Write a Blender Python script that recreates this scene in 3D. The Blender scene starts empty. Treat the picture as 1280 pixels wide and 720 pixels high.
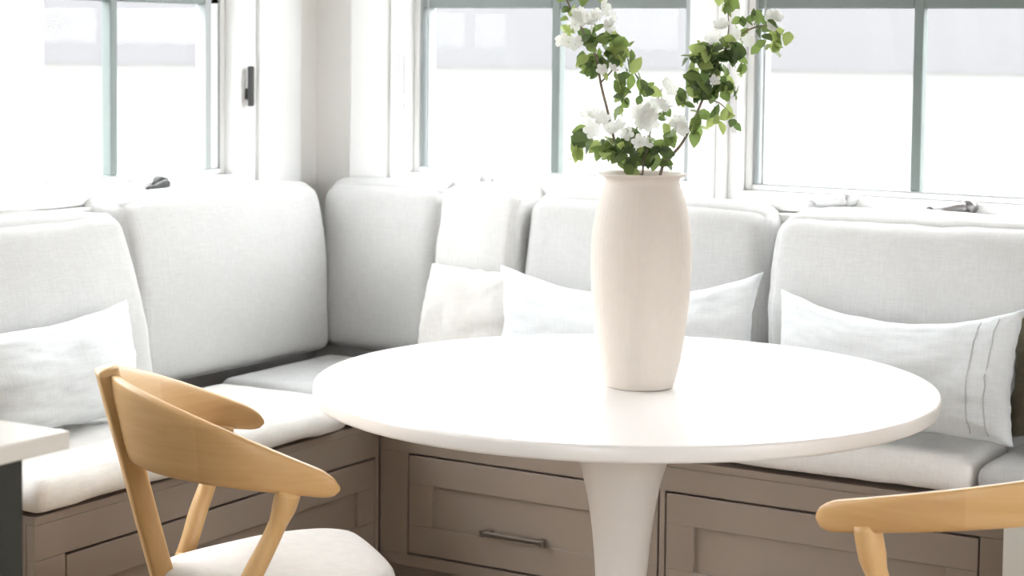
import bpy, bmesh, math, random
from mathutils import Vector, Matrix, noise
random.seed(11)
PI = math.pi
sc = bpy.context.scene
COL = sc.collection

# ------------------------------------------------------------------ helpers
def tag(o, label=None, cat=None, group=None, kind=None):
    if label: o['label'] = label
    if cat: o['category'] = cat
    if group: o['group'] = group
    if kind: o['kind'] = kind
    return o

def empty(name, loc=(0, 0, 0), rz=0.0):
    o = bpy.data.objects.new(name, None)
    o.empty_display_size = .1
    COL.objects.link(o)
    o.location = loc
    o.rotation_euler = (0, 0, rz)
    return o

def link(name, me, mat, parent=None, smooth=False):
    for m in (mat if isinstance(mat, (list, tuple)) else [mat]):
        me.materials.append(m)
    if smooth:
        for p in me.polygons:
            p.use_smooth = True
    o = bpy.data.objects.new(name, me)
    COL.objects.link(o)
    if parent: o.parent = parent
    return o

class MB:
    """collects boxes, tubes and lathes into one mesh"""
    def __init__(s): s.v, s.f, s.mi, s.sm = [], [], [], []
    def add(s, vs, fs, mi=0, sm=False):
        b = len(s.v)
        s.v += [tuple(v) for v in vs]
        for f in fs:
            s.f.append([b + i for i in f]); s.mi.append(mi); s.sm.append(sm)
    def box(s, lo, hi, bev=0.0, mi=0):
        bm = bmesh.new()
        bmesh.ops.create_cube(bm, size=1)
        for v in bm.verts:
            v.co = Vector([lo[i] + (v.co[i] + .5) * (hi[i] - lo[i]) for i in range(3)])
        if bev > 0:
            bmesh.ops.bevel(bm, geom=bm.edges[:], offset=bev, segments=2, affect='EDGES', profile=.5)
        bm.verts.index_update()
        s.add([v.co for v in bm.verts], [[v.index for v in f.verts] for f in bm.faces], mi)
        bm.free()
    def tube(s, pts, rad, n=12, up=None, mi=0, sq=None):
        """pts: list of Vector; rad: list of (rx, ry) or floats; sq: superellipse exponent"""
        pts = [Vector(p) for p in pts]
        rings = []
        prev = None
        for i, p in enumerate(pts):
            t = (pts[min(i + 1, len(pts) - 1)] - pts[max(i - 1, 0)]).normalized()
            if up is not None:
                a = Vector(up)
            elif prev is None:
                a = Vector((0, 0, 1)) if abs(t.z) < .9 else Vector((1, 0, 0))
            else:
                a = prev
            a = (a - t * a.dot(t)).normalized()
            prev = a
            b = t.cross(a)
            r = rad[i] if isinstance(rad, (list, tuple)) else rad
            rx, ry = r if isinstance(r, (list, tuple)) else (r, r)
            ring = []
            for k in range(n):
                th = 2 * PI * k / n
                c, d = math.cos(th), math.sin(th)
                if sq:
                    c = math.copysign(abs(c) ** (2 / sq), c); d = math.copysign(abs(d) ** (2 / sq), d)
                ring.append(p + a * (rx * c) + b * (ry * d))
            rings.append(ring)
        vs = [v for r in rings for v in r]
        fs = []
        for i in range(len(rings) - 1):
            for k in range(n):
                k2 = (k + 1) % n
                fs.append([i * n + k, i * n + k2, (i + 1) * n + k2, (i + 1) * n + k])
        fs.append(list(range(n))[::-1])
        fs.append([(len(rings) - 1) * n + k for k in range(n)])
        s.add(vs, fs, mi, True)
    def lathe(s, prof, n=96, c=(0, 0, 0), mod=None):
        vs, fs = [], []
        for r, z in prof:
            for k in range(n):
                a = 2 * PI * k / n
                rr = r * (1 + (mod(a, z) if mod else 0))
                vs.append((c[0] + rr * math.cos(a), c[1] + rr * math.sin(a), c[2] + z))
        for i in range(len(prof) - 1):
            for k in range(n):
                k2 = (k + 1) % n
                fs.append([i * n + k, i * n + k2, (i + 1) * n + k2, (i + 1) * n + k])
        if prof[0][0] > 1e-4: fs.append(list(range(n))[::-1])
        if prof[-1][0] > 1e-4: fs.append([(len(prof) - 1) * n + k for k in range(n)])
        s.add(vs, fs, 0, True)
    def build(s, name, mat, parent=None, fix=True):
        me = bpy.data.meshes.new(name)
        me.from_pydata(s.v, [], s.f)
        for p, mi, sm in zip(me.polygons, s.mi, s.sm):
            p.material_index = mi; p.use_smooth = sm
        if fix:
            bm = bmesh.new(); bm.from_mesh(me)
            bmesh.ops.recalc_face_normals(bm, faces=bm.faces[:])
            bm.to_mesh(me); bm.free()
        me.update()
        return link(name, me, mat, parent)

def catmull(pts, k=8):
    out = []
    for i in range(len(pts) - 1):
        p0 = Vector(pts[max(i - 1, 0)]); p1 = Vector(pts[i]); p2 = Vector(pts[i + 1]); p3 = Vector(pts[min(i + 2, len(pts) - 1)])
        for s in range(k):
            t = s / k
            out.append(.5 * ((2 * p1) + (p2 - p0) * t + (2 * p0 - 5 * p1 + 4 * p2 - p3) * t * t + (3 * p1 - p0 - 3 * p2 + p3) * t ** 3))
    out.append(Vector(pts[-1]))
    return out

def sstep(a, b, x):
    t = max(0, min(1, (x - a) / (b - a)))
    return t * t * (3 - 2 * t)

# ------------------------------------------------------------------ materials
def mat_base(name):
    m = bpy.data.materials.new(name)
    m.use_nodes = True
    nt = m.node_tree
    return m, nt, nt.nodes['Principled BSDF']

def N(nt, typ, **kw):
    n = nt.nodes.new(typ)
    for k, v in kw.items():
        if k in n.inputs: n.inputs[k].default_value = v
        else: setattr(n, k, v)
    return n

def rgb(c): return (c[0], c[1], c[2], 1)

def plain(name, col, rough=.5, var=.04, scale=12, bump=.0, metallic=0.0, spec=.5):
    m, nt, b = mat_base(name)
    tc = N(nt, 'ShaderNodeTexCoord')
    nz = N(nt, 'ShaderNodeTexNoise', Scale=scale, Detail=5.0)
    nt.links.new(tc.outputs['Object'], nz.inputs['Vector'])
    mx = N(nt, 'ShaderNodeMixRGB')
    mx.inputs[1].default_value = rgb([c * (1 - var) for c in col])
    mx.inputs[2].default_value = rgb([min(1, c * (1 + var)) for c in col])
    nt.links.new(nz.outputs['Fac'], mx.inputs[0])
    nt.links.new(mx.outputs[0], b.inputs['Base Color'])
    b.inputs['Roughness'].default_value = rough
    b.inputs['Metallic'].default_value = metallic
    b.inputs['Specular IOR Level'].default_value = spec
    if bump:
        bp = N(nt, 'ShaderNodeBump', Strength=bump, Distance=.002)
        nt.links.new(nz.outputs['Fac'], bp.inputs['Height'])
        nt.links.new(bp.outputs[0], b.inputs['Normal'])
    return m

def fabric(name, col, weave=420, var=.06, bump=.22):
    """woven linen: crossed threads, slubs and soft mottling"""
    m, nt, b = mat_base(name)
    tc = N(nt, 'ShaderNodeTexCoord')
    def streak(sx, sy, sz):
        mp = N(nt, 'ShaderNodeMapping')
        mp.inputs['Scale'].default_value = (sx, sy, sz)
        nt.links.new(tc.outputs['Object'], mp.inputs['Vector'])
        n = N(nt, 'ShaderNodeTexNoise', Scale=1.0, Detail=3.0)
        nt.links.new(mp.outputs[0], n.inputs['Vector'])
        return n
    a = streak(weave, 40, 30)
    c = streak(30, 40, weave)
    ad = N(nt, 'ShaderNodeMath', operation='ADD')
    nt.links.new(a.outputs['Fac'], ad.inputs[0]); nt.links.new(c.outputs['Fac'], ad.inputs[1])
    big = N(nt, 'ShaderNodeTexNoise', Scale=7.0, Detail=4.0)
    nt.links.new(tc.outputs['Object'], big.inputs['Vector'])
    a2 = N(nt, 'ShaderNodeMath', operation='MULTIPLY_ADD')
    a2.inputs[1].default_value = .4; 
    nt.links.new(big.outputs['Fac'], a2.inputs[0]); nt.links.new(ad.outputs[0], a2.inputs[2])
    rp = N(nt, 'ShaderNodeValToRGB')
    rp.color_ramp.elements[0].position = .75; rp.color_ramp.elements[1].position = 1.0
    rp.color_ramp.elements[0].color = rgb([x * (1 - var) for x in col])
    rp.color_ramp.elements[1].color = rgb([min(1, x * (1 + var * .6)) for x in col])
    sc_ = N(nt, 'ShaderNodeMath', operation='MULTIPLY'); sc_.inputs[1].default_value = .72
    nt.links.new(a2.outputs[0], sc_.inputs[0])
    nt.links.new(sc_.outputs[0], rp.inputs[0])
    nt.links.new(rp.outputs[0], b.inputs['Base Color'])
    b.inputs['Roughness'].default_value = .95
    b.inputs['Specular IOR Level'].default_value = .15
    b.inputs['Sheen Weight'].default_value = .15
    bp = N(nt, 'ShaderNodeBump', Strength=bump, Distance=.0015)
    nt.links.new(ad.outputs[0], bp.inputs['Height'])
    nt.links.new(bp.outputs[0], b.inputs['Normal'])
    return m

def wood(name, c1, c2, rough=.45, axis=(3, 3, 3)):
    m, nt, b = mat_base(name)
    tc = N(nt, 'ShaderNodeTexCoord')
    mp = N(nt, 'ShaderNodeMapping'); mp.inputs['Scale'].default_value = axis
    nt.links.new(tc.outputs['Object'], mp.inputs['Vector'])
    nz = N(nt, 'ShaderNodeTexNoise', Scale=4.0, Detail=8.0, Roughness=.6, Distortion=.6)
    nt.links.new(mp.outputs[0], nz.inputs['Vector'])
    rp = N(nt, 'ShaderNodeValToRGB')
    rp.color_ramp.elements[0].position = .3; rp.color_ramp.elements[1].position = .7
    rp.color_ramp.elements[0].color = rgb(c1); rp.color_ramp.elements[1].color = rgb(c2)
    nt.links.new(nz.outputs['Fac'], rp.inputs[0])
    nt.links.new(rp.outputs[0], b.inputs['Base Color'])
    b.inputs['Roughness'].default_value = rough
    bp = N(nt, 'ShaderNodeBump', Strength=.08, Distance=.001)
    nt.links.new(nz.outputs['Fac'], bp.inputs['Height'])
    nt.links.new(bp.outputs[0], b.inputs['Normal'])
    return m

def leaf_mat(name, col, trans):
    m, nt, b = mat_base(name)
    tc = N(nt, 'ShaderNodeTexCoord')
    nz = N(nt, 'ShaderNodeTexNoise', Scale=40.0, Detail=3.0)
    nt.links.new(tc.outputs['Object'], nz.inputs['Vector'])
    mx = N(nt, 'ShaderNodeMixRGB')
    mx.inputs[1].default_value = rgb([c * .7 for c in col]); mx.inputs[2].default_value = rgb([min(1, c * 1.25) for c in col])
    nt.links.new(nz.outputs['Fac'], mx.inputs[0])
    nt.links.new(mx.outputs[0], b.inputs['Base Color'])
    b.inputs['Roughness'].default_value = .5
    tr = N(nt, 'ShaderNodeBsdfTranslucent', Color=rgb(trans))
    ms = N(nt, 'ShaderNodeMixShader'); ms.inputs[0].default_value = .4
    nt.links.new(b.outputs[0], ms.inputs[1]); nt.links.new(tr.outputs[0], ms.inputs[2])
    nt.links.new(ms.outputs[0], nt.nodes['Material Output'].inputs['Surface'])
    return m

def glass_mat():
    m, nt, b = mat_base('window_glass')
    nt.nodes.remove(b)
    t = N(nt, 'ShaderNodeBsdfTransparent', Color=(.97, .98, .975, 1))
    g = N(nt, 'ShaderNodeBsdfGlossy', Roughness=.02)
    lw = N(nt, 'ShaderNodeLayerWeight', Blend=.5)
    pw = N(nt, 'ShaderNodeMath', operation='POWER'); pw.inputs[1].default_value = 4.0
    fr = N(nt, 'ShaderNodeMath', operation='MULTIPLY_ADD'); fr.inputs[1].default_value = .35; fr.inputs[2].default_value = .006
    nt.links.new(lw.outputs['Facing'], pw.inputs[0]); nt.links.new(pw.outputs[0], fr.inputs[0])
    ms = N(nt, 'ShaderNodeMixShader')
    nt.links.new(fr.outputs[0], ms.inputs[0]); nt.links.new(t.outputs[0], ms.inputs[1]); nt.links.new(g.outputs[0], ms.inputs[2])
    nt.links.new(ms.outputs[0], nt.nodes['Material Output'].inputs['Surface'])
    return m

M = {}
M['wall'] = plain('wall_paint', (.86, .845, .82), .7, .01, 30, .05)
M['greige'] = plain('greige_wall_paint', (.50, .475, .44), .7, .02, 20)
M['trim'] = plain('white_trim_paint', (.88, .88, .875), .35, .01, 20)
M['muntin'] = plain('grey_green_paint', (.165, .197, .189), .4, .05, 20)
M['sash_edge'] = plain('pale_grey_green', (.34, .365, .367), .4, .04, 20)
M['glass'] = glass_mat()
M['floor'] = wood('oak_floor', (.30, .21, .14), (.42, .31, .21), .4, (12, 1.2, 1))
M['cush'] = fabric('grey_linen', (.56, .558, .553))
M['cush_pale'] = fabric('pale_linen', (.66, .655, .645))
M['seat'] = fabric('ivory_linen', (.86, .845, .82), var=.04)
M['seat_grey'] = fabric('light_grey_linen', (.58, .585, .59))
M['pil_blue'] = fabric('cool_white_linen', (.66, .685, .70), var=.05)
M['pil_cream'] = fabric('cream_linen', (.70, .685, .66), var=.05)
M['pil_dark'] = fabric('olive_brown_velvet', (.10, .085, .055), var=.2)
M['seam'] = plain('grey_stitching', (.46, .47, .47), .9)
M['taupe'] = plain('taupe_cabinet_paint', (.265, .213, .172), .5, .03, 9)
M['dark_gap'] = plain('dark_recess', (.03, .025, .02), .8)
M['white_cab'] = plain('white_cabinet_paint', (.72, .71, .66), .45, .02)
M['bronze'] = plain('aged_bronze', (.17, .145, .12), .38, .1, 40, metallic=.7)
M['gun'] = plain('dark_gunmetal', (.055, .055, .056), .6, .1, 40, spec=.25)
M['whitemetal'] = plain('white_enamel', (.66, .66, .665), .35, .03)
M['nickel'] = plain('grey_nickel', (.28, .27, .27), .35, .08, 40, metallic=.6)
M['table'] = plain('white_quartz', (.80, .78, .755), .3, .012, 60)
M['ped'] = plain('white_lacquer', (.72, .685, .645), .35, .01)
M['vase'] = plain('sand_ceramic', (.655, .592, .535), .65, .035, 70, .12)
M['oak'] = wood('pale_oak', (.585, .355, .145), (.665, .435, .205), .42, (1.2, 1.2, 14))
M['oak_arm'] = wood('pale_oak_arm', (.55, .325, .128), (.63, .40, .182), .42, (1.2, 1.2, 14))
M['oak_leg'] = wood('pale_oak_leg', (.585, .355, .145), (.665, .435, .205), .42, (9, 9, 1.6))
M['chair_seat'] = fabric('white_boucle', (.84, .82, .80), weave=300, var=.04)
M['quartz'] = plain('island_quartz', (.70, .67, .615), .3, .04, 18)
M['island'] = plain('dark_green_paint', (.024, .027, .021), .5, .08, 8)
M['twig'] = plain('twig_bark', (.20, .155, .115), .8, .25, 60, .4)
M['leaf_d'] = leaf_mat('leaf_dark', (.075, .105, .048), (.17, .26, .07))
M['leaf_m'] = leaf_mat('leaf_mid', (.15, .205, .070), (.30, .42, .11))
M['leaf_l'] = leaf_mat('leaf_light', (.32, .40, .13), (.50, .60, .20))
M['petal'] = leaf_mat('petal_white', (.88, .88, .85), (.90, .91, .86))
M['grass'] = plain('dry_pasture', (.068, .0668, .0615), .95, .06, .15)
M['trees'] = plain('hazy_bare_woods', (.160, .156, .1615), .95, .03, .12)

# ------------------------------------------------------------------ the room
XW, YW = -3.40, 4.50            # inner faces of the left and back walls
ZS, ZH, ZC = 1.065, 2.28, 2.70   # sill height, window head, ceiling
XR, YB = 3.0, -2.6
# clear openings (glass daylight + sash)
WR1 = (-3.13, -2.13)
WR2 = (-2.07, -1.07)
WL = (3.28, 4.21)
G = .05                           # glass lies behind the wall face

def struct(o): return tag(o, kind='structure')

m = MB()                          # back wall: below, above, left, between, right
T = .16
ZO = 1.005
m.box((XW - T, YW, 0), (XR, YW + T, ZO))
m.box((XW - T, YW, 2.34), (XR, YW + T, ZC))
m.box((XW - T, YW, ZO), (WR1[0], YW + T, 2.34))
m.box((WR1[1], YW, ZO), (WR2[0], YW + T, 2.34))
m.box((WR2[1], YW, ZO), (XR, YW + T, 2.34))
struct(m.build('wall_back', M['wall']))
m = MB()
m.box((XW - T, YB, 0), (XW, YW, ZO)); m.box((XW - T, YB, 2.34), (XW, YW, ZC))
m.box((XW - T, YB, ZO), (XW, 1.9, 2.34)); m.box((XW - T, 2.95, ZO), (XW, WL[0], 2.34)); m.box((XW - T, WL[1], ZO), (XW, YW, 2.34))
struct(m.build('wall_left', M['wall']))
RO = (0.8, 2.7, .95, 2.25)        # unseen opening added in the right wall to let in fill light
m = MB()
m.box((XR, YB, 0), (XR + T, YW + T, RO[2])); m.box((XR, YB, RO[3]), (XR + T, YW + T, ZC))
m.box((XR, YB, RO[2]), (XR + T, RO[0], RO[3])); m.box((XR, RO[1], RO[2]), (XR + T, YW + T, RO[3]))
struct(m.build('wall_right', M['greige']))
FO = (-.7, 1.1, .05, 2.30)       # bare opening behind the camera, added and sized for fill light
m = MB()
m.box((XW - T, YB - T, 0), (FO[0], YB, ZC)); m.box((FO[1], YB - T, 0), (XR + T, YB, ZC))
m.box((FO[0], YB - T, 0), (FO[1], YB, FO[2])); m.box((FO[0], YB - T, FO[3]), (FO[1], YB, ZC))
struct(m.build('wall_front', M['greige']))
m = MB(); m.box((XW - T, YB - T, -.12), (XR + T, YW + T, 0)); struct(m.build('floor', M['floor']))
m = MB(); m.box((XW - T, YB - T, ZC), (XR + T, YW + T, ZC + .12)); struct(m.build('ceiling', M['wall']))

def window(name, a0, a1, munt, glassl, glassr, to_world, lever, cranks, cas, lever_mat, left):
    """casement window built in (a, d, z): a runs along the wall, d is depth (+ = outdoors)"""
    root = empty(name); struct(root)
    def bx(mb, a, d, z, bev=.002, mi=0):
        p = to_world(a[0], d[0]); q = to_world(a[1], d[1])
        mb.box((min(p[0], q[0]), min(p[1], q[1]), z[0]), (max(p[0], q[0]), max(p[1], q[1]), z[1]), bev, mi)
    # jamb frame fills the opening
    m = MB()
    F0, F1 = (-.012, .09)
    bx(m, (a0, glassl - .02), (F0, F1), (1.005, 2.34)); bx(m, (glassr + .02, a1), (F0, F1), (1.005, 2.34))
    bx(m, (glassl - .02, glassr + .02), (F0, F1), (1.005, 1.05)); bx(m, (glassl - .02, glassr + .02), (F0, F1), (2.30, 2.34))
    m.build('window_frame', M['trim'], root)
    # sash
    m = MB()
    S = (.03, .075)
    bx(m, (glassl - .019, glassl), S, (1.051, 2.299)); bx(m, (glassr, glassr + .019), S, (1.051, 2.299))
    bx(m, (glassl, glassr), S, (1.051, ZS)); bx(m, (glassl, glassr), S, (ZH, 2.299))
    m.build('sash', M['trim'], root)
    # grey green glazing edge inside the sash
    m = MB()
    E = (.032, .068)
    w = .022
    if left:
        bx(m, (glassr - .060, glassr - .036), E, (ZS + .0005, ZH), .001)
        bx(m, (glassr - .006, glassr - .0005), E, (ZS + .0005, ZH), .001)
    else:
        bx(m, (glassl + .0005, glassl + .008), E, (ZS + .0005, ZH), .001)
        bx(m, (glassl + .024, glassl + .030), E, (ZS + .0005, ZH), .001)
        bx(m, (glassr - .012, glassr - .0005), E, (ZS + .0005, ZH), .001)
    bx(m, (glassl, glassr), E, (ZS + .0003, ZS + .004), .0005)
    m.build('glazing_bead', M['sash_edge'], root)
    if left:
        m = MB(); bx(m, (glassr - .036, glassr - .006), (.034, .066), (ZS + .004, ZH), .001)
        m.build('sash_stile', M['trim'], root)
    m = MB()
    bx(m, (munt - .0125, munt + .0125), (.034, .066), (ZS + .004, ZH), .003)
    m.build('muntin', M['muntin'], root)
    m = MB()
    bx(m, (glassl, munt - .0126), (.034, .066), (1.518, 1.552), .003)
    bx(m, (munt + .0126, glassr), (.034, .066), (1.518, 1.552), .003)
    bx(m, (glassl, glassr), (.034, .066), (1.93, 1.955), .003)
    m.build('glazing_bar', M['muntin'], root)
    m = MB(); bx(m, (glassl, glassr), (.048, .053), (ZS, ZH), 0)
    m.build('pane', M['glass'], root)
    # casing boards and stool
    m = MB()
    bx(m, (cas[0], a0), (-.024, -.0005), (1.0, 2.44), .004); bx(m, (a1, cas[1]), (-.024, -.0005), (1.0, 2.44), .004)
    bx(m, (cas[0], cas[1]), (-.026, -.0005), (2.345, 2.45), .004)
    m.build('window_casing', M['trim'], root)
    m = MB(); bx(m, (cas[0], cas[1]), (-.045, -.0005), (.98, 1.002), .004)
    m.build('window_sill', M['trim'], root)
    # lock lever
    if lever:
        m = MB(); a, z0, z1 = lever
        bx(m, (a - .010, a + .010), (-.034, -.022), (z0, z1), .004)
        bx(m, (a - .008, a + .008), (-.022, -.012), (z0 + .02, z0 + .05), .002)
        m.build('lock_lever', lever_mat, root)
    for a, z, mt, sgn in cranks:
        m = MB()
        p = to_world(a, -.012); q = to_world(a, -.040)
        m.tube([(p[0], p[1], z), (q[0], q[1], z)], [.020, .015], 14)
        pts = [to_world(a + sgn * t, -.044 - .006 * t / .07) for t in (0, .02, .05, .085)]
        m.tube([(p2[0], p2[1], z - dz) for p2, dz in zip(pts, (0, .004, .010, .013))], [.012, .012, .010, .007], 10)
        k = to_world(a + sgn * .085, -.060)
        m.tube([(pts[-1][0], pts[-1][1], z - .013), (k[0], k[1], z - .012)], [.008, .010], 10)
        m.build('crank_handle', mt, root)
    return root

back = lambda a, d: (a, YW + d)
leftw = lambda a, d: (XW - d, a)
window('window_2', WR1[0], WR1[1], -2.611, -3.055, -2.205, back, (-3.085, 1.225, 1.385), [(-2.80, 1.042, M['whitemetal'], -1)], (-3.26, -2.1005), M['whitemetal'], False)
window('window_3', WR2[0], WR2[1], -1.586, -2.02, -1.12, back, (-2.045, 1.20, 1.32), [(-1.735, 1.044, M['whitemetal'], -1), (-1.43, 1.044, M['nickel'], -1)], (-2.0995, -.93), M['whitemetal'], False)
window('window_1', WL[0], WL[1], 3.687, 3.415, 4.105, leftw, (4.165, 1.238, 1.350), [(3.80, 1.046, M['gun'], -1)], (3.12, 4.40), M['gun'], True)

# outdoors
m = MB()
m.v = [(-400, -400, -.35), (400, -400, -.35), (400, 400, -.35), (-400, 400, -.35)]; m.f = [[0, 1, 2, 3]]; m.mi = [0]; m.sm = [False]
struct(m.build('ground', M['grass']))
m = MB()                           # a ragged belt of bare woods around the pasture
n = 260
rows = []
for i in range(n + 1):
    a = math.radians(60 + 160 * i / n)
    h = 24 + 7 * noise.noise(Vector((i * .11, 0, 0))) + 4 * noise.noise(Vector((i * .7, 3, 0)))
    r0 = 125 + 3 * noise.noise(Vector((i * .06, 9, 1)))
    rows.append([(r * math.cos(a), r * math.sin(a), z) for r, z in ((r0, -.36), (r0 - 1.5, h * .3), (r0 + .5, h * .7), (r0 + 4, h), (r0 + 12, h * .8), (r0 + 14, -.36))])
vs = [v for r in rows for v in r]
fs = [[i * 6 + k, (i + 1) * 6 + k, (i + 1) * 6 + k + 1, i * 6 + k + 1] for i in range(n) for k in range(5)]
m.add(vs, fs)
tag(m.build('woods', M['trees']), 'pale hazy belt of bare woods beyond the pasture', 'woods', kind='stuff')

# ------------------------------------------------------------------ soft furnishings
def soft_box(name, size, mat, r=.04, bulge=(0, 0, 0), cuts=30, wr=.004, wf=7, seed=0, parent=None, shape=None, bottom=False):
    """upholstered block: rounded edges, crowned faces and a few soft dents"""
    bm = bmesh.new()
    bmesh.ops.create_cube(bm, size=2)
    bmesh.ops.subdivide_edges(bm, edges=bm.edges[:], cuts=cuts, use_grid_fill=True)
    h = [s / 2 for s in size]
    off = Vector((seed * 3.7, seed * 1.3, seed * 7.1))
    for v in bm.verts:
        u = [max(-1, min(1, math.sin(c * PI / 2) * .75 + c * .25)) for c in v.co]
        p = Vector([u[i] * h[i] for i in range(3)])
        rr = min(r, min(h) * .98)
        q = Vector([max(-h[i] + rr, min(h[i] - rr, p[i])) for i in range(3)])
        d = p - q
        if d.length > 1e-9:
            p = q + d.normalized() * rr
        w = [1 - u[i] * u[i] for i in range(3)]
        p.x += u[0] * bulge[0] * w[1] * w[2]
        p.y += u[1] * bulge[1] * (w[0] ** .6) * (w[2] ** .6)
        p.z += (u[2] if bottom or u[2] > 0 else 0) * bulge[2] * (w[0] ** .6) * (w[1] ** .6)
        nv = noise.noise_vector(p * wf + off)
        p += nv * wr + noise.noise_vector(p * wf * 2.7 + off) * wr * .35
        if shape: p = shape(p, u)
        v.co = p
    me = bpy.data.meshes.new(name)
    bm.to_mesh(me); bm.free()
    return link(name, me, mat, parent, True)

def piping(name, size, mat, parent, r=.006, face_y=None, inset=.012, rad=.03, bulge=0):
    """welt cord running round the front edge of a cushion"""
    hx, hz = size[0] / 2 - inset, size[2] / 2 - inset
    pts = []
    for cx, cz, a0 in ((1, 1, 0), (-1, 1, 90), (-1, -1, 180), (1, -1, 270)):
        for k in range(7):
            a = math.radians(a0 + 15 * k)
            pts.append(((hx - rad) * cx + rad * math.cos(a), face_y, (hz - rad) * cz + rad * math.sin(a)))
    pts.append(pts[0])
    m = MB(); m.tube(pts, r, 8)
    return m.build(name, mat, parent)

def cushion(name, label, cat, group, size, loc, rz, mat, **kw):
    tilt = kw.pop('tilt', 0)
    o = soft_box(name, size, mat, **kw)
    o.location = loc
    o.rotation_euler = (tilt, 0, rz)
    return tag(o, label, cat, group)

ZSEAT = .554
BG = 'upholstered back cushions along the banquette'
def back_cush(label, width, mid, top, front_gap, thick, wall, mat, seed, **kw):
    hgt = top - ZSEAT
    z = ZSEAT + hgt / 2
    kw.setdefault('r', .05); kw.setdefault('bulge', (.0, .022, .008)); kw.setdefault('wr', .004)
    if wall == 'L':
        return cushion('back_cushion', label, 'cushion', BG, (width, thick, hgt), (XW + front_gap + thick / 2, mid, z), PI / 2, mat, seed=seed, **kw)
    return cushion('back_cushion', label, 'cushion', BG, (width, thick, hgt), (mid, YW - front_gap - thick / 2, z), 0, mat, seed=seed, **kw)

def slump(p, u):                    # top edge leans back a little and the ends soften
    p.y += .030 * max(0, u[2]) ** 2 + .012 * u[2]
    p.z -= .010 * (abs(u[0]) ** 6) * max(0, u[2])
    return p
def slump_more(p, u):
    p = slump(p, u)
    p.y += .022 * u[2]
    p.x += .018 * max(0, u[0]) * (-u[2])
    return p
back_cush('grey linen back cushion behind the crumpled lumbar pillow on the side bench', .760, 3.115, 1.004, .045, .205, 'L', M['cush'], 1, r=.035, bulge=(.01, .025, .006), wr=.006, shape=slump_more)
back_cush('smooth grey linen back cushion filling the corner end below the window with the dark lever', .800, 3.918, 1.030, .03, .160, 'L', M['cush'], 2, r=.035, bulge=(.0, .022, .006), wr=.003, shape=slump)
back_cush('grey linen back cushion in the banquette corner, nothing leaning on it', .415, -3.078, 1.032, .03, .135, 'B', M['cush'], 3, bulge=(.0, .010, .004), wr=.0025, shape=slump)
back_cush('narrow paler back cushion standing directly above the square cream pillow', .254, -2.735, 1.034, .03, .160, 'B', M['cush_pale'], 4, r=.03, bulge=(.0, .016, .004), wr=.007, wf=11, shape=slump)
back_cush('grey linen back cushion directly behind the vase and its lumbar pillow', .698, -2.250, 1.026, .03, .140, 'B', M['cush'], 5, bulge=(.0, .012, .006), wr=.005, shape=slump)
back_cush('crinkled grey linen back cushion, frontmost of its wall, below the grey crank handle', .80, -1.456, 1.024, .03, .215, 'B', M['cush'], 6, bulge=(.012, .03, .008), wr=.007, wf=9, shape=slump)

SG = 'seat cushions on the banquette'
def seat_shape(p, u):
    p.z += .0
    return p
def seat(label, x0, x1, y0, y1, z0, z1, mat, seed, **kw):
    o = cushion('seat_cushion', label, 'cushion', SG, (x1 - x0, y1 - y0, z1 - z0), ((x0 + x1) / 2, (y0 + y1) / 2, (z0 + z1) / 2), 0, mat, seed=seed, **kw)
    return o
ZB = .456
seat('long white seat cushion on the bench behind the near oak chair', -3.18, -2.752, 2.742, 3.805, ZB + .011, .541, M['seat'], 11, r=.036, bulge=(0, 0, .010), wr=.006, wf=8)
seat('light grey seat cushion wedged into the banquette corner', -3.205, -2.765, 3.812, 4.305, ZB + .011, .545, M['seat_grey'], 12, r=.034, bulge=(0, 0, .006), wr=.003)
seat('long white seat cushion on the drawer bench behind the round table', -2.758, -1.246, 3.952, 4.262, ZB + .011, .540, M['seat'], 13, r=.036, bulge=(0, 0, .010), wr=.005)
seat('light grey seat cushion past the dark seam, above the white cabinet end', -1.236, -.42, 3.952, 4.262, ZB + .011, .540, M['seat_grey'], 14, r=.034, bulge=(0, 0, .004), wr=.003)

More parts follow.
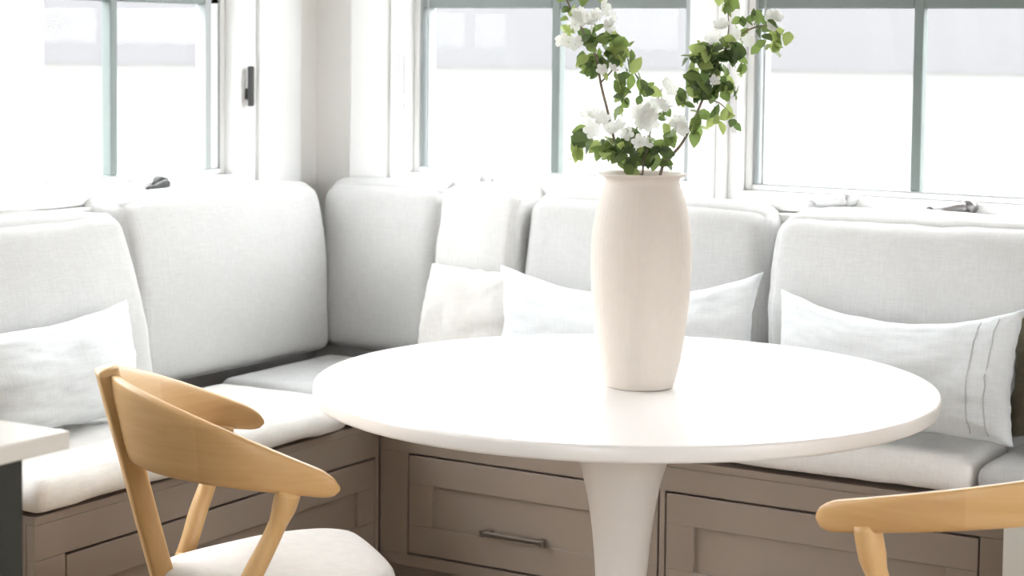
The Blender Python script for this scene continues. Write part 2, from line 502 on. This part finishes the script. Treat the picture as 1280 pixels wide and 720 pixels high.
def pillow(name, label, W, H, T, loc, rz, lean, mat, seed, group, sag=0.0, pinch=.06, pz=.12, roll=0, flange=None, n=46, wr=.006, p=.42, hem=False):
    vs, fs = [], []
    off = Vector((seed * 5.3, seed * 2.1, seed))
    def pt(i, j, side):
        u = -1 + 2 * i / n; v = -1 + 2 * j / n
        u = math.sin(u * PI / 2) * .6 + u * .4; v = math.sin(v * PI / 2) * .6 + v * .4
        x = W / 2 * u * (1 - pinch * (1 - v * v))
        z = H / 2 * v * (1 - pz * (1 - u * u))
        z -= sag * (1 - u * u) * (.5 + .5 * v)
        th = T / 2 * (max(0, (1 - u ** 2) * (1 - v ** 2))) ** p
        e = min(1 - abs(u), 1 - abs(v))
        q = Vector((x, 0, z))
        k = min(1, e * 5)
        # puckers running in from the seam
        puck = noise.noise(Vector((u * 9, v * 9, side)) + off) * .55 + noise.noise(Vector((u * 3, v * 4, side)) + off) * .9
        rad = noise.noise(Vector((math.atan2(v, u) * 5.0, seed, side))) * (1 - min(1, e * 2.2)) * 1.1
        y = side * (th + wr * (puck + rad) * k)
        edge = noise.noise(Vector((u * 6, v * 6, 0)) + off) * .004
        return (q.x + edge, y + .012 * noise.noise(Vector((u * 2, v * 2, 4)) + off), q.z + edge)
    idx = {}
    for side in (-1, 1):
        for i in range(n + 1):
            for j in range(n + 1):
                b = i in (0, n) or j in (0, n)
                key = (i, j, 0 if b else side)
                if key not in idx:
                    idx[key] = len(vs); vs.append(pt(i, j, side if not b else 0))
    for side in (-1, 1):
        g = lambda i, j: idx[(i, j, 0 if (i in (0, n) or j in (0, n)) else side)]
        for i in range(n):
            for j in range(n):
                f = [g(i, j), g(i + 1, j), g(i + 1, j + 1), g(i, j + 1)]
                fs.append(f if side < 0 else f[::-1])
    me = bpy.data.meshes.new(name); me.from_pydata(vs, [], fs); me.update()
    o = link(name, me, mat, None, True)
    o.location = loc
    o.rotation_euler = Matrix.Rotation(rz, 3, 'Z').to_4x4().to_3x3().to_euler()
    R = Matrix.Rotation(rz, 4, 'Z') @ Matrix.Rotation(lean, 4, 'X') @ Matrix.Rotation(roll, 4, 'Y')
    o.rotation_euler = R.to_euler()
    if hem:                          # raised stitched seams near the right end
        for u0 in (.63, .80):
            mm = MB()
            pts = []
            for k in range(15):
                j = 4 + k * (n - 8) / 14
                q = Vector(pt(n * .5 + n * .5 * u0 * .9, j, -1)); pts.append((q.x, q.y - .0008, q.z))
            mm.tube(pts, .0016, 6)
            mm.build('hem_seam', M['seam'], o)
    tag(o, label, 'pillow', group)
    return o

PG = 'loose pillows leaning on the banquette back'
LN = -.22
pillow('pillow', 'square cream pillow tucked behind the lumbar pillow near the corner', .295, .275, .10, (-2.672, 4.208, .695), 0, LN, M['pil_cream'], 1, PG, sag=.0, pz=.03, pinch=.02, wr=.003, roll=.03)
pillow('lumbar_pillow', 'cool white lumbar pillow behind the vase, overlapping the square cream pillow', .715, .315, .12, (-2.155, 4.085, .723), 0, LN, M['pil_blue'], 2, PG, sag=.055, pz=.07, roll=-.045)
pillow('lumbar_pillow', 'cool white lumbar pillow with stitched hems, beside the dark olive cushion', .575, .300, .13, (-1.465, 4.070, .715), 0, LN, M['pil_blue'], 3, PG, sag=.045, pz=.07, hem=True)
pillow('lumbar_pillow', 'crumpled pale lumbar pillow alone on the bench below the side window', .66, .262, .13, (-3.020, 2.985, .692), PI / 2, LN, M['pil_blue'], 4, PG, sag=.025, pz=.06)
pillow('pillow', 'dark olive brown cushion cut by the right edge of the photo', .42, .27, .11, (-1.018, 4.160, .700), 0, LN, M['pil_dark'], 6, PG, sag=.01)

# ------------------------------------------------------------------ bench cabinets
def shaker(parent, x0, x1, z0, z1, handle=True, mat=None):
    m = MB()
    s = .072
    y0, y1 = 0.0, .019
    m.box((x0, y0, z1 - s), (x1, y1, z1), .0015); m.box((x0, y0, z0), (x1, y1, z0 + s), .0015)
    m.box((x0, y0, z0 + s), (x0 + s, y1, z1 - s), .0015); m.box((x1 - s, y0, z0 + s), (x1, y1, z1 - s), .0015)
    m.box((x0 + s - .002, .009, z0 + s - .002), (x1 - s + .002, .017, z1 - s + .002))
    d = m.build('drawer_front', mat or M['taupe'], parent)
    if handle:
        hx = (x0 + x1) / 2 - .035
        hz = .212
        h = MB()
        h.box((hx - .09, -.022, hz - .006), (hx + .09, -.010, hz + .006), .003)
        for sx in (-1, 1):
            h.box((hx + sx * .075 - .006, -.014, hz - .005), (hx + sx * .075 + .006, .010, hz + .005), .001)
            h.box((hx + sx * .086 - .006, -.024, hz - .008), (hx + sx * .086 + .006, -.008, hz + .008), .002)
        tag(h.build('handle', M['bronze'], d), 'slim aged bronze bar handle')
    return d

def bench(name, label, loc, rz, length, depth, rail_z, drawers, stiles, x_from=0.0, back_from=None):
    root = empty(name, loc, rz)
    tag(root, label, 'bench')
    bx0 = x_from if back_from is None else back_from
    m = MB()
    m.box((bx0, .024, .09), (length, depth, ZB - .018)); m.box((bx0, .06, .0), (length, depth, .0895))
    m.build('carcass', M['dark_gap'] if False else M['taupe'], root)
    m = MB(); m.box((bx0, 0.0, ZB - .0175), (length, depth, ZB), .002); m.build('bench_top', M['taupe'], root)
    m = MB()
    m.box((x_from, 0, rail_z + .003), (length, .023, ZB - .018), .001)
    m.box((x_from, 0, .0905), (length, .023, .12), .001)
    for a, b in stiles: m.box((a, 0, .1205), (b, .023, rail_z + .0025), .001)
    m.build('face_frame', M['taupe'], root)
    for a, b in drawers: shaker(root, a + .004, b - .004, .126, rail_z - .003)
    return root
bench('bench_cabinet', 'taupe bench cabinet with bronze bar handles facing the round table', (-2.79, 3.97, 0), 0, 1.619, .52, .379,
      [(.086, .800), (.815, 1.566)], [(0, .0855), (.8005, .8145), (1.5665, 1.619)], back_from=-.605)
bench('bench_cabinet', 'taupe bench cabinet below the side window, behind the near oak chair', (-2.79, 2.76, 0), PI / 2, 1.205, .605, .362,
      [(.087, 1.190)], [(0, .0865), (1.1905, 1.205)])
# white cabinet that carries the bench on past the drawers
root = empty('end_cabinet', (-1.165, 3.945, 0))
tag(root, 'white painted cabinet end beside the taupe drawers, under the near chair arm', 'cabinet')
m = MB(); m.box((0, .012, 0), (.80, .54, .428)); m.build('carcass', M['white_cab'], root)
m = MB(); m.box((-.002, 0, .4285), (.80, .54, ZB), .004); m.build('cabinet_top', M['white_cab'], root)
m = MB()
m.box((0, -.006, .02), (.09, .0115, .428), .002); m.box((.71, -.006, .02), (.80, .0115, .428), .002)
m.box((.0905, -.006, .35), (.7095, .0115, .428), .002); m.box((.0905, -.006, .02), (.7095, .0115, .10), .002)
m.build('face_frame', M['white_cab'], root)

# ------------------------------------------------------------------ round pedestal table
TX, TY = -1.742, 3.312
TR = .611
TZ = .762
root = empty('pedestal_table', (TX, TY, 0))
tag(root, 'round white tulip pedestal table in front of the corner banquette', 'table')
m = MB()
m.lathe([(.001, TZ - .03), (TR - .03, TZ - .03), (TR - .004, TZ - .0295), (TR - .001, TZ - .027), (TR, TZ - .024), (TR, TZ - .006), (TR - .001, TZ - .003), (TR - .004, TZ - .0006), (TR - .010, TZ), (.001, TZ)], 160)
m.build('tabletop', M['table'], root)
m = MB()
prof = [(v.x, v.y) for v in catmull([(.001, 0, 0), (.296, 0, 0), (.302, .004, 0), (.285, .014, 0), (.22, .028, 0), (.15, .050, 0), (.10, .085, 0), (.070, .14, 0), (.056, .21, 0), (.0505, .29, 0), (.051, .36, 0), (.054, .41, 0), (.060, .47, 0), (.070, .533, 0), (.081, .58, 0), (.098, .63, 0), (.121, .685, 0), (.140, .722, 0), (.146, .7318, 0)], 3)] + [(.001, .7318)]
m.lathe(prof, 96)
m.build('pedestal', M['ped'], root)

# ------------------------------------------------------------------ vase
VX, VY = -1.693, 3.282
root = empty('vase', (VX, VY, TZ))
tag(root, 'tall sand ceramic vase holding flowering branches on the round table', 'vase')
outer = [(.062, .000), (.067, .004), (.074, .030), (.083, .075), (.0925, .150), (.097, .225), (.0965, .285), (.090, .335), (.079, .375), (.0715, .397), (.0735, .406), (.083, .411), (.0835, .4145), (.081, .416)]
inner = [(.072, .413), (.066, .400), (.070, .37), (.082, .32), (.088, .26), (.082, .12), (.06, .03), (.001, .02)]
pf = [(.001, 0)] + [(v.x, v.y) for v in catmull([(a, b, 0) for a, b in outer], 5)] + inner
m = MB(); m.lathe(pf, 288, mod=lambda a, z: (.0020) * math.cos(a * 48) * sstep(.01, .05, z) * (1 - sstep(.36, .395, z)))
m.build('vase_body', M['vase'], root)

# ------------------------------------------------------------------ flowering branches
RT = Vector((math.cos(math.radians(31.2)), math.sin(math.radians(31.2)), 0))     # along the table, seen from the island
BK = Vector((-RT.y, RT.x, 0))
def leaf_mesh(mb, base, direction, nrm, L, W, mi):
    d = direction.normalized(); s = d.cross(nrm).normalized(); u = s.cross(d).normalized()
    rows = [(0, .06), (.18, .62), (.42, 1.0), (.68, .80), (.88, .38), (1.0, .02)]
    vs, fs = [], []
    for t, w in rows:
        c = base + d * (L * t) + u * (-.16 * L * t * t)
        for k, sd in enumerate((-1, 0, 1)):
            vs.append(c + s * (sd * W / 2 * w) + u * (abs(sd) * w * W * .14))
    for r in range(len(rows) - 1):
        for k in range(2):
            fs.append([r * 3 + k, r * 3 + k + 1, (r + 1) * 3 + k + 1, (r + 1) * 3 + k])
    mb.add(vs, fs, mi, True)
def flower_mesh(mb, c, axis, R):
    a = axis.normalized(); t = a.orthogonal().normalized(); b = a.cross(t)
    ph = random.random() * 6
    for k in range(5):
        th = ph + 2 * PI * k / 5
        d = t * math.cos(th) + b * math.sin(th)
        s = a.cross(d)
        rows = [(.05, .12, 0), (.35, .62, .05), (.7, .85, .16), (1.0, .35, .34)]
        vs, fs = [], []
        for tt, w, hgt in rows:
            cc = c + d * (R * tt) + a * (R * hgt)
            vs += [cc - s * (R * .5 * w), cc + a * (-.05 * R), cc + s * (R * .5 * w)]
        for r in range(3):
            for q in range(2): fs.append([r * 3 + q, r * 3 + q + 1, r * 3 + q + 4, r * 3 + q + 3])
        mb.add(vs, fs, 0, True)
PX = 1 / 634.0
def L2(px, py, dep=0.0):
    """vase coordinates: right of the vase axis, height above the table, towards the back wall (metres)"""
    return RT * ((px - 800) * PX) + Vector((0, 0, .416 + (221 - py) * PX)) + BK * dep

def rnd_dir(bias, spread):
    return (bias.normalized() + Vector((random.gauss(0, spread), random.gauss(0, spread), random.gauss(0, spread)))).normalized()

def branch(label, stems, leaf_clusters, flower_clusters):
    root = empty('flowering_branch', (VX, VY, TZ))
    tag(root, label, 'branch', 'flowering branches standing in the vase')
    m = MB()
    for pts, r0, r1 in stems:
        cp = catmull([L2(*p) for p in pts], 6)
        m.tube(cp, [r0 + (r1 - r0) * i / (len(cp) - 1) for i in range(len(cp))], 8)
    m.build('twig', M['twig'], root)
    m = MB()
    for (px, py, dep, sx, sy, n, mix, size) in leaf_clusters:
        c0 = L2(px, py, dep)
        for k in range(int(n * 1.45)):
            g = lambda: max(-1.6, min(1.6, random.gauss(0, .62)))
            c = c0 + RT * (g() * sx * PX) + Vector((0, 0, g() * sy * PX)) + BK * (g() * .022)
            if c.z < .445 and math.hypot(c.x, c.y) > .05: c.z = .445 + random.random() * .02
            out = (c - c0)
            d = rnd_dir(out * 12 + Vector((0, 0, -.15)), .75)
            nr = rnd_dir(-BK * .8 + Vector((0, 0, .5)), .7)
            if abs(nr.dot(d)) > .9: nr = Vector((0, 0, 1)).cross(d)
            L = size * random.uniform(.75, 1.2)
            x = random.random()
            mi = 0 if x < mix[0] else (1 if x < mix[0] + mix[1] else 2)
            leaf_mesh(m, c - d * L * .45, d, nr, L, L * random.uniform(.58, .75), mi)
    m.build('foliage', [M['leaf_d'], M['leaf_m'], M['leaf_l']], root, fix=False)
    m = MB()
    for (px, py, dep, sx, sy, n, size) in flower_clusters:
        c0 = L2(px, py, dep)
        for k in range(max(1, round(n * .62))):
            c = c0 + RT * (random.uniform(-1.1, 1.1) * sx * PX) + Vector((0, 0, random.uniform(-1, 1) * sy * PX)) + BK * random.gauss(0, .012)
            flower_mesh(m, c, rnd_dir(-BK + Vector((0, 0, .3)) + RT * random.uniform(-.5, .5), .45), size * random.uniform(.62, 1.0))
    m.build('blossom', M['petal'], root, fix=False)
    return root
D, MD, LT = (.62, .30), (.35, .45), (.08, .42)
branch('tall flowering branch arching towards the corner, topmost of the vase', [
    ([(806, 470), (800, 320), (790, 222), (768, 190), (757, 150), (747, 112), (741, 80), (722, 45), (706, 15), (698, -25), (700, -55)], .0035, .0014),
    ([(747, 112), (762, 95), (775, 70)], .0018, .001), ([(722, 45), (740, 28), (756, 8)], .0015, .001)],
    [(738, 66, 0, 14, 22, 13, D, .034), (752, 84, .01, 12, 14, 9, D, .032), (762, 58, 0, 12, 14, 6, LT, .034), (774, 78, 0, 12, 10, 7, LT, .034),
     (728, 88, 0, 9, 11, 5, MD, .030), (780, 105, 0, 12, 13, 9, MD, .034), (772, 122, 0, 8, 14, 6, MD, .030), (774, 142, 0, 8, 10, 4, LT, .030), (743, 96, 0, 8, 7, 6, D, .026),
     (704, 18, 0, 8, 14, 6, D, .030), (702, 50, 0, 8, 14, 3, LT, .030), (746, 2, 0, 9, 10, 4, LT, .034), (700, -25, 0, 14, 18, 9, MD, .034), (728, 12, 0, 9, 9, 2, LT, .03)],
    [(728, 38, -.02, 16, 12, 9, .020), (744, 24, -.02, 14, 12, 6, .020), (708, 50, -.02, 8, 16, 5, .019), (752, 42, -.02, 8, 8, 3, .017), (760, 92, -.03, 8, 10, 2, .016), (715, -10, -.02, 12, 14, 5, .02), (741, 98, -.03, 8, 6, 2, .014)])
branch('flowering branch leaning right across the post between the two windows', [
    ([(790, 470), (808, 320), (822, 222), (834, 202), (848, 184), (860, 160), (872, 130), (882, 100), (897, 72), (922, 48), (950, 40), (966, 55)], .0035, .0012),
    ([(897, 72), (902, 45), (900, 18)], .0015, .001), ([(872, 130), (892, 135), (906, 148)], .0014, .0008)],
    [(884, 92, 0, 16, 20, 15, D, .034), (872, 74, 0, 14, 12, 9, MD, .033), (900, 66, 0, 14, 14, 10, D, .034), (915, 74, 0, 11, 13, 8, D, .032), (860, 92, 0, 9, 16, 6, MD, .032), (864, 66, 0, 7, 9, 5, LT, .032),
     (876, 122, 0, 17, 13, 13, D, .034), (896, 115, 0, 12, 12, 7, MD, .032), (908, 118, 0, 7, 9, 3, LT, .034), (858, 112, 0, 6, 8, 3, MD, .03),
     (903, 150, 0, 10, 9, 5, LT, .032), (868, 158, 0, 9, 13, 7, LT, .034), (887, 157, 0, 4, 10, 3, LT, .03), (900, 17, 0, 6, 10, 5, LT, .038), (918, 36, 0, 7, 7, 4, MD, .028),
     (935, 26, 0, 7, 4, 3, LT, .028), (944, 44, 0, 8, 8, 5, D, .030), (964, 56, 0, 7, 10, 6, MD, .032), (948, 66, 0, 9, 7, 5, LT, .030), (919, 94, 0, 6, 6, 3, MD, .026), (846, 131, 0, 9, 7, 6, D, .032)],
    [(955, 36, -.02, 10, 9, 5, .018), (893, 48, -.02, 9, 8, 4, .018), (920, 54, -.02, 8, 8, 3, .016), (878, 54, -.02, 8, 6, 2, .016), (880, 104, -.03, 8, 8, 2, .014)])
branch('short leafy flowering sprig filling the mouth of the vase', [
    ([(800, 460), (800, 320), (800, 222), (806, 190), (812, 150), (822, 118)], .003, .001),
    ([(800, 225), (775, 212), (742, 186), (726, 178)], .002, .001), ([(806, 190), (836, 178), (845, 150)], .0015, .001)],
    [(805, 204, 0, 14, 13, 12, D, .038), (792, 178, 0, 13, 13, 9, D, .034), (772, 190, -.01, 11, 15, 9, MD, .036), (748, 192, -.01, 9, 15, 8, MD, .036), (726, 180, 0, 9, 12, 7, MD, .035), (718, 202, 0, 6, 11, 4, LT, .036),
     (806, 122, 0, 9, 7, 6, MD, .030), (832, 178, 0, 6, 14, 6, LT, .036), (828, 210, 0, 5, 10, 4, D, .032), (826, 154, 0, 6, 7, 4, D, .028), (780, 212, -.01, 12, 8, 6, MD, .034), (816, 190, 0, 10, 12, 8, D, .034), (764, 208, 0, 8, 10, 4, LT, .034)],
    [(798, 148, -.02, 15, 15, 12, .021), (818, 140, -.02, 12, 12, 7, .020), (742, 162, -.03, 14, 10, 8, .020), (835, 112, -.02, 10, 8, 4, .017), (846, 160, -.02, 7, 10, 5, .018), (795, 188, -.04, 7, 7, 3, .017), (734, 152, -.02, 8, 8, 3, .016), (770, 170, -.03, 8, 6, 3, .017)])

# ------------------------------------------------------------------ chairs
def band_mesh(t0, t1, n, prm, w=.300):
    """curved back rail between the angles t0..t1 (-1 = left arm tip, 1 = right arm tip)"""
    m = MB()
    d = prm[4]
    rings = []
    K = 20
    for i in range(n + 1):
        t = t0 + (t1 - t0) * i / n
        ph = t * PI / 2; c = max(0.0, math.cos(ph))
        x, y = w * math.sin(ph), -d * c
        tx, ty = w * math.cos(ph), d * math.sin(ph)
        l = math.hypot(tx, ty); nx, ny = ty / l, -tx / l        # outward normal
        zt = prm[0] + prm[1] * c
        h = prm[2] + prm[3] * c ** 1.15
        th = .030 - .008 * c
        e = 1.0
        a = abs(t)
        if a > .93: e = math.sqrt(max(.0, 1 - ((a - .93) / .0705) ** 2)) * .88 + .12
        ring = []
        for k in range(K):
            an = 2 * PI * k / K
            cs, sn = math.cos(an), math.sin(an)
            cs = math.copysign(abs(cs) ** .55, cs); sn = math.copysign(abs(sn) ** .55, sn)
            zz = zt - h / 2 + sn * h / 2 * e
            o = cs * th / 2 * (e ** .5) + (.19 * c + .03) * (sn * h / 2) # the top leans outwards
            ring.append((x + nx * o, y + ny * o, zz))
        rings.append(ring)
    vs = [v for r in rings for v in r]
    fs = [[i * K + k, i * K + (k + 1) % K, (i + 1) * K + (k + 1) % K, (i + 1) * K + k] for i in range(n) for k in range(K)]
    m.add(vs, fs, 0, True)
    m.add(rings[0], [list(range(K))[::-1]]); m.add(rings[-1], [list(range(K))])
    return m

def make_chair(label, prm, jt):
    root = empty('dining_chair')
    tag(root, label, 'chair', 'oak dining chairs at the round table')
    band_mesh(-jt, jt, 44, prm).build('backrest', M['oak'], root)
    band_mesh(jt, 1.0, 26, prm).build('armrest', M['oak_arm'], root)
    band_mesh(-1.0, -jt, 26, prm).build('armrest', M['oak_arm'], root)
    m = MB()                        # flat splat post up the middle of the back
    m.tube(catmull([(0, -.240, .395), (0, -.252, .45), (0, -.278, .55), (0, -.306, .66), (0, -.332, .76), (0, -.351, .836)], 5),
           [(.031, .0205) for i in range(26)], 20, up=(1, 0, 0), sq=5)
    m.build('back_post', M['oak_leg'], root)
    for s in (-1, 1):
        m = MB()
        cp = catmull([(s * .285, -.084, prm[0] - .022), (s * .276, -.094, .620), (s * .264, -.112, .57), (s * .246, -.142, .50), (s * .230, -.168, .43), (s * .218, -.235, .28), (s * .228, -.290, .0)], 5)
        rr = []
        for p in cp:
            z = p.z
            r = .0165 + .003 * sstep(.3, .5, z) - .002 * sstep(.5, .58, z) + .006 * sstep(.60, .64, z) - .005 * (1 - sstep(0, .3, z))
            rr.append((r, r * .92))
        m.tube(cp, rr, 18)
        m.build('leg', M['oak_leg'], root)
        m = MB()
        cp = catmull([(s * .205, .125, .425), (s * .208, .130, .25), (s * .214, .142, .0)], 6)
        m.tube(cp, [.020 - .007 * i / (len(cp) - 1) for i in range(len(cp))], 18)
        m.build('leg', M['oak_leg'], root)
    m = MB()
    m.tube([(-.205, .125, .405), (.205, .125, .405)], [(.026, .011)] * 2, 14, up=(0, 0, 1), sq=4)
    m.tube([(-.226, -.18, .405), (.226, -.18, .405)], [(.026, .011)] * 2, 14, up=(0, 0, 1), sq=4)
    for s in (-1, 1): m.tube([(s * .226, -.18, .405), (s * .205, .125, .405)], [(.026, .011)] * 2, 14, up=(0, 0, 1), sq=4)
    m.tube([(0, -.242, .405), (0, -.18, .405)], [(.022, .016)] * 2, 14, up=(0, 0, 1), sq=4)
    m.build('seat_frame', M['oak_leg'], root)
    # white upholstered pad: a rounded square crowned in the middle
    m = MB()
    n, kk = 72, 12
    vs = []; fs = []
    prof = [(.88, .432), (.97, .436), (1.0, .446), (1.0, .456), (.985, .466), (.95, .472), (.85, .4765), (.65, .480), (.4, .4825), (.15, .4835)]
    half = [(0, -.258), (.045, -.250), (.085, -.205), (.130, -.125), (.172, -.035), (.190, .040), (.186, .105), (.150, .145), (.08, .156), (0, .158)]
    ring = catmull([(a, b, 0) for a, b in half], 4)
    ring = ring + [Vector((-p.x, p.y, 0)) for p in ring[-2:0:-1]]
    n = len(ring)
    for s_, z in prof:
        for p in ring: vs.append((p.x * s_, (p.y + .03) * s_ - .03, z - .005))
    for i in range(len(prof) - 1):
        for k in range(n): fs.append([i * n + k, i * n + (k + 1) % n, (i + 1) * n + (k + 1) % n, (i + 1) * n + k])
    fs.append(list(range(n))[::-1]); fs.append([(len(prof) - 1) * n + k for k in range(n)])
    m.add(vs, fs, 0, True)
    tag(m.build('seat', M['chair_seat'], root), 'white upholstered seat pad')
    return root
ch = make_chair('pale oak chair with white seat, pulled up between the island and the table', (.682, .148, .040, .122, .326), .52)
ch.location = (-2.153, 2.80, 0); ch.rotation_euler = (0, 0, math.atan2(-.63, .777))
c2 = make_chair('pale oak chair at the right edge of the photo, only its arm and leg showing', (.709, .084, .050, .030, .356), .56)
# arm tip of the second chair, facing the table
E1 = Vector((-1.125, 2.805, 0))
fwd = RT * -.66 + BK * .75; fwd.normalize()
lft = Vector((-fwd.y, fwd.x, 0))
mid = E1 - lft * .30
c2.location = (mid.x, mid.y, 0); c2.rotation_euler = (0, 0, math.atan2(-fwd.x, fwd.y))

# ------------------------------------------------------------------ kitchen island
root = empty('kitchen_island', (-2.35, 1.2, 0))
tag(root, 'dark kitchen island corner with pale stone worktop, beside the near chair', 'island')
ox, oy = -2.35, 1.2
m = MB(); m.box((-2.95 - ox, .45 - oy, .8965), (-1.752 - ox, 1.797 - oy, .92), .002); m.build('worktop', M['quartz'], root)
m = MB(); m.box((-2.90 - ox, .49 - oy, .09), (-1.797 - ox, 1.757 - oy, .896)); m.box((-2.86 - ox, .55 - oy, 0), (-1.86 - ox, 1.70 - oy, .0895))
m.build('island_body', M['island'], root)

# ------------------------------------------------------------------ light
w = bpy.data.worlds.new('overcast_sky'); sc.world = w
w.use_nodes = True
bg = w.node_tree.nodes['Background']
bg.inputs['Color'].default_value = (.97, .985, 1.0, 1)
bg.inputs['Strength'].default_value = 13.0

# ------------------------------------------------------------------ camera
cam = bpy.data.cameras.new('camera'); co = bpy.data.objects.new('camera', cam); COL.objects.link(co)
F = 2392.0
cam.sensor_width = 36.0; cam.sensor_fit = 'HORIZONTAL'
cam.lens = F / 1280 * 36
cam.shift_y = -(360 - 215) / 1280
pitch = math.atan(165 / F)
R = Matrix.Rotation(math.radians(31.2), 4, 'Z') @ Matrix.Rotation(PI / 2 - pitch, 4, 'X') @ Matrix.Rotation(math.radians(.64), 4, 'Z')
co.matrix_world = Matrix.Translation((0, 0, 1.43)) @ R
cam.dof.use_dof = True; cam.dof.focus_distance = 3.6; cam.dof.aperture_fstop = 5.6
cam.clip_end = 1000
sc.camera = co

sc.view_settings.view_transform = 'Standard'
sc.view_settings.look = 'None'
sc.view_settings.gamma = 1.0
sc.view_settings.use_curve_mapping = False
sc.view_settings.exposure = 0.0
